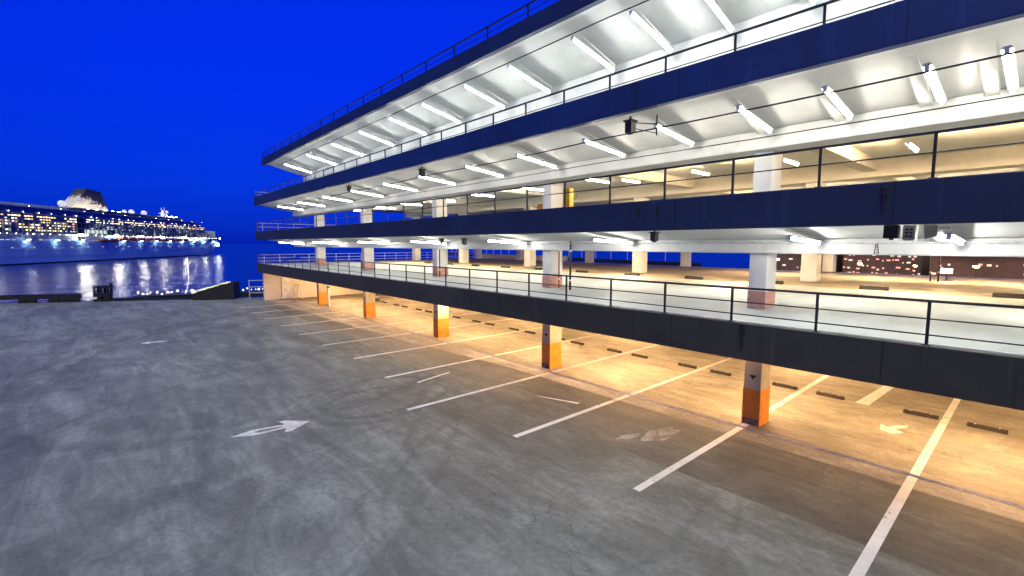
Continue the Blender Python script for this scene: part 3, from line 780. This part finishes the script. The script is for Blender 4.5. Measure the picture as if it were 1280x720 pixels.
bluem = simple('blue painted band', (.06,.10,.30), .4, var=.2, scale=.3, bmp=0)
dslab = simple('pale deck edge', (.50,.55,.52), .5, bmp=0)
def plan(sb, ss, w=28, t0=0):
    """deck outline: bow tip at x=sb on the centreline"""
    pts = []
    for k in range(13):
        q = k/12; y = t0 + (w/2)*(1-q)*1.0
        pts.append((sb - 26*(1-math.sqrt(max(0,1-((1-q)**2)))), t0 + w/2 - (w/2)*(1-q)**1.0))
    # near side from stern to bow, then far side back
    near = [(ss, t0)] + [(sb - 26*(1-k/12)**2, t0 + (w/2)*(k/12)**1.6) for k in range(13)]
    far = [(x, 2*(t0+w/2)-y) for x, y in reversed(near[:-1])]
    return near + far
def deck(name, sb, ss, z0, z1, mat, inset=0, sb1=None):
    pr = plan(sb, ss, 28-2*inset, inset); pr1 = plan(sb1 if sb1 is not None else sb, ss, 28-2*inset, inset)
    mb = MB(); k = 0; n = len(pr)
    mb.v = [(x,y,z0) for x,y in pr]+[(x,y,z1) for x,y in pr1]
    for i in range(n): mb.f.append((i,(i+1)%n,n+(i+1)%n,n+i))
    mb.f.append(tuple(range(n-1,-1,-1))); mb.f.append(tuple(range(n,2*n)))
    return mb.build(name, mat, SH)
ST = -235
deck('hull', 3, ST, -1.0, 9.2, hullm, 0, 13)
deck('hull_bottom_stripe', 2.5, ST, -1.0, .5, M['black'], -.05, 3.2)
deck('bow_bulwark', 13.1, -6, 9.2, 10.6, hullm, 0, 14)
def span(z0, z1, front, stern, mat, name='deck_wall', inset=1.2):
    return deck(name, -front, stern, z0, z1, mat, inset)
def slab(z, front, stern, th=.28): return deck('deck_edge', -front, stern, z, z+th, dslab, 0)
span(9.2, 12.2, -2, ST, simple('lower superstructure', (.25,.42,.60), .5, scale=.3, bmp=0), inset=1.5)
# lit promenade recess from s=48 to s=116 , boats in front
mb = MB(); mb.box(-119,-30,1.25,1.48,9.9,12.0); mb.build('promenade_wall', mP, SH)
mb = MB(); mb.box(-234,-128,1.25,1.48,9.6,11.6); mb.build('promenade_wall', deckmat('aft promenade lights', 8, .5, [(1,.7,.6),(.6,.8,1),(1,.85,.5)], 1.8, (.3,.35,.45), 2.6, 2), SH)
slab(12.2, -4, ST)
span(12.5, 14.8, -5, ST, mC); slab(14.8, -3.5, ST, .22)
span(15.0, 17.3, -1, ST, mB); slab(17.3, 1, ST, .22)
span(17.5, 19.8, 4, ST, mA); slab(19.8, 7, ST, .25)
span(20.05, 22.4, 12, ST, bluem, inset=.4); slab(22.4, 17, ST, .3)
span(22.7, 24.0, 32, ST, simple('white sports deck wall', (.55,.60,.55), .5, scale=.3, bmp=0), inset=2.5)
slab(24.0, 36, -150, .25)
mb = MB(); mb.box(-234,-147,.9,1.18,12.6,19.7); mb.build('stern_atrium', mS, SH)
mb = MB(); mb.box(-146.5,-143.5,.3,1.3,9.6,20); mb.build('dark_pillar', M['black'], SH)
mb = MB(); mb.box(-143,-128,.6,1.18,12.9,14.5); mb.build('lit_gallery', glow('pale green lit gallery', (.75,.9,.6), .8), SH)
# vertical dividers between balconies
for k in range(70):
    x = -6-k*2.9
    mb = MB(); mb.box(x-.07,x+.07,.15,1.19,12.5,17.3); mb.build('balcony_divider', dslab, SH)
# lifeboats
boatO = simple('orange lifeboat hull', (.70,.12,.03), .4, bmp=0)
def lifeboat(x, z, l=7.0):
    pts = []
    mb = MB(); n = 12
    for i in range(n+1):
        q = i/n*2-1; w = max(.05, (1-q*q)**.5)
        for j in range(8):
            t = 2*pi*j/8; mb.v.append((x+q*l/2, -.3+1.25*w*cos(t)*.9, z+.95*(.35+.65*w)*sin(t)))
    for i in range(n):
        for j in range(8): mb.f.append((i*8+j, (i+1)*8+j, (i+1)*8+(j+1)%8, i*8+(j+1)%8))
    mb.f.append(tuple(range(8))); mb.f.append(tuple(range(n*8+7, n*8-1, -1)))
    b = mb.build('lifeboat', boatO, SH)
    mb = MB(); mb.box(x-l*.28,x+l*.28,-1.15,.55,z+.55,z+1.2); mb.build('cabin', hullm, b)
    mb = MB(); mb.box(x-l*.45,x+l*.45,-1.58,-1.40,z-.12,z+.08); mb.build('rubbing_strip', M['black'], b)
for k in range(9): lifeboat(-53-k*7.9, 10.5)
for k in range(2): lifeboat(-124-k*7.0, 9.7, 6.2)
# portholes strip of small windows on the hull
for k in range(60):
    x = -10-k*3.4
    mb = MB(); mb.tube((x,-.06,6.6),(x,.02,6.6),.22,8); mb.build('porthole', M['black'] if k%3 else M['win_y'], SH)
# bright floodlit panels on the hull side
M['hullfill'] = glow('added hull fill light', (.75,.9,1), 65)
M['shipflood'] = glow('ship floodlight', (1,.93,.78), 190)
for s, w in ((146,5.5),(122,4.0),(100,2.4),(80,2.2),(53,3.4),(25,1.8),(0,1.2)):
    x = -s
    y = 1.1 if s > 20 else 3.2
    mb = MB(); mb.box(x-w/2,x+w/2,-.5,-.35,11.9,12.25); f = mb.build('floodlight', M['shipflood'], SH)
    mb = MB(); mb.box(x-w/2-.1,x+w/2+.1,-.6,.2,12.26,12.4); mb.build('hood', hullm, f)
for k in range(15):  # fill lights added under hoods to brighten the hull
    x = -12-k*15; mb = MB(); mb.box(x-.8,x+.8,-1.1,-.9,9.5,9.65); f = mb.build('added_hull_light', M['hullfill'], SH)
    mb = MB(); mb.box(x-.9,x+.9,-1.2,-.8,9.66,9.75); mb.build('hood', hullm, f)
# rows of little promenade lamps
M['shiplamp'] = glow('ship deck lamp', (1,.9,.75), 30)
for k in range(46):
    x = -4-k*4.3; mb = MB(); mb.sphere((x+random.uniform(-1.2,1.2),.1,12.0),random.uniform(.08,.16),6,4); mb.build('deck_lamp', M['shiplamp'], SH)
for k in range(40):
    x = -26-k*4.9; mb = MB(); mb.sphere((x+random.uniform(-1.5,1.5),.2,20.5 if k%3 else 22.9),random.uniform(.05,.12),6,4); mb.build('upper_lamp', M['shiplamp'], SH)
# funnel, pale lit foot and dark top put into its colour, with uplights
fun, nt, p, _ = new_mat('funnel with painted lit foot')
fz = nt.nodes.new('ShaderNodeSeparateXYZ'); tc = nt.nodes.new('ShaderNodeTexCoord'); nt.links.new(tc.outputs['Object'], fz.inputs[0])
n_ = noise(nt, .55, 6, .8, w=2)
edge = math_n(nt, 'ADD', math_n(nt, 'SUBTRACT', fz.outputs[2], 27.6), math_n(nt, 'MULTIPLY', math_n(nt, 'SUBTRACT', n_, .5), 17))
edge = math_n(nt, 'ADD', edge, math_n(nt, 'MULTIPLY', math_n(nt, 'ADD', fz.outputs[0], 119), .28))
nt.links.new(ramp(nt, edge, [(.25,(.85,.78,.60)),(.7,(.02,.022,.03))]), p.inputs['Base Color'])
mb = MB(); prof = [(-138,24.2),(-130,30.6),(-125.5,34.9),(-115.5,34.5),(-113.2,30.5),(-109.5,24.2)]
mb.prism(prof, lambda q: (q[0],9,q[1]), lambda q: (q[0],14,q[1])); fo = mb.build('funnel', fun, SH)
mb = MB(); mb.tube((-122,11,34.6),(-122.6,11,35.5),.5,8); mb.build('exhaust_pipe', M['black'], fo)
for s in (133,127,121,115,110):
    mb = MB(); mb.box(-s-.6,-s+.6,4.2,4.8,24.3,24.8); mb.build('funnel_light', glow('warm uplight', (1,.85,.6), 60), SH)
# radomes and mast
for s, y, z, r in ((138,12,25.6,1.5),(95.4,10,25.0,1.1),(88.9,10,25.1,1.4),(76.6,10,25.2,1.5),(47,12,28.2,.9)):
    mb = MB(); mb.sphere((-s,y,z+r*.7),r,12,8); d = mb.build('radome', simple('self lit white radome', (.85,.85,.85), .4, emit=(1,.97,.9), es=.35, bmp=0), SH, smooth=True)  # weak emission stands in for lamplight on the dome
    mb = MB(); mb.tube((-s,y,24),(-s,y,z),r*.4,8); mb.build('pedestal', hullm, d)
mb = MB(); mb.tube((-57,10,24.2),(-56,10,29.4),1.1,8,.5); mb.box(-60,-52,9.7,10.3,27.0,27.35); mb.box(-66,-48,8,12,24.2,25.2)
mb.tube((-54,10,29),(-54,10,31.2),.12,6); mb.tube((-57.5,10,29.2),(-57.5,10,30.9),.1,6); mb.tube((-47,12,24.2),(-47,12,28),.25,6); mb.build('radar_mast', simple('self lit white mast', (.85,.87,.8), .4, emit=(1,1,.85), es=.45, bmp=0), SH)  # faint glow of the mast itself paints lamplight onto it
for s, y, z in ((57,6,25.4),(54,6,25.4),(47,8,25.4),(95,6,24.6),(97,6,24.6),(55,5.5,25.6),(61,5.5,25.4),(49,5.5,25.6),(90,5.5,24.6),(77,5.5,24.6),(138,6,24.6)):
    mb = MB(); mb.box(-s-.5,-s+.5,y-.1,y+.2,z-.3,z); mb.build('mast_light', M['shiplamp'], SH)
# lit anchor deck at the bow
mb = MB(); mb.box(-1.5,1.5,.9,1.6,6.2,8.6); mb.build('bow_light', glow('bow floodlight', (.9,1,.85), 9), SH)

# ------------------------------------------------------------------ world, sun
w = bpy.data.worlds.new('World'); C.world = w; w.use_nodes = True
nt = w.node_tree; nt.nodes.clear()
out = nt.nodes.new('ShaderNodeOutputWorld'); bg = nt.nodes.new('ShaderNodeBackground'); nt.links.new(bg.outputs[0], out.inputs[0])
sky = nt.nodes.new('ShaderNodeTexSky'); sky.sky_type = 'NISHITA'; sky.sun_disc = False
SUN_EL, SUN_AZ = R(62), R(200)
sky.sun_elevation = R(-1.5); sky.sun_rotation = R(20)
tc = nt.nodes.new('ShaderNodeTexCoord'); sp = nt.nodes.new('ShaderNodeSeparateXYZ'); nt.links.new(tc.outputs['Generated'], sp.inputs[0])
# gradient upward
grad = ramp(nt, sp.outputs[2], [(0.0,(.0,.014,.40)),(.03,(.0,.022,.52)),(.10,(.0,.032,.68)),(.28,(.0,.028,.80)),(.55,(.0,.024,.76)),(1.0,(.001,.010,.36))])
# darker away from the after-glow direction
dt = nt.nodes.new('ShaderNodeVectorMath'); dt.operation = 'DOT_PRODUCT'; nt.links.new(tc.outputs['Generated'], dt.inputs[0])
dt.inputs[1].default_value = (.45,.89,.05)
side = ramp(nt, dt.outputs['Value'], [(.3,.72),(.70,.90),(.95,1.0)])
col = mix(nt, 1.0, grad, side, 'MULTIPLY')
sk = mix(nt, 1.0, sky.outputs[0], (.001,.006,.10), 'MULTIPLY')
col = mix(nt, 1.0, col, sk, 'ADD')
nt.links.new(col, bg.inputs[0]); bg.inputs[1].default_value = 1.0
sun = bpy.data.lights.new('dusk_glow', 'SUN'); sun.energy = 2.15; sun.angle = R(50); sun.color = (.97,1,.74)
so = bpy.data.objects.new('dusk_glow', sun); COL.objects.link(so)
so.rotation_euler = (R(20), R(-22), 0)
so['kind'] = 'helper'

# ------------------------------------------------------------------ camera
cd = bpy.data.cameras.new('camera'); cd.sensor_width = 36; cd.lens = 583.026/1280*36; cd.clip_end = 60000; cd.clip_start = .1
co = bpy.data.objects.new('camera', cd); COL.objects.link(co)
co.location = (0,0,U); co.rotation_euler = (pi/2-.0943, 0, -.7202)
C.camera = co
C.view_settings.view_transform = 'Standard'; C.view_settings.look = 'None'; C.view_settings.exposure = 0; C.view_settings.gamma = 1
C.view_settings.use_curve_mapping = False
C.cycles.use_denoising = True; C.cycles.max_bounces = 6; C.cycles.sample_clamp_indirect = 6
C.cycles.diffuse_bounces = 4
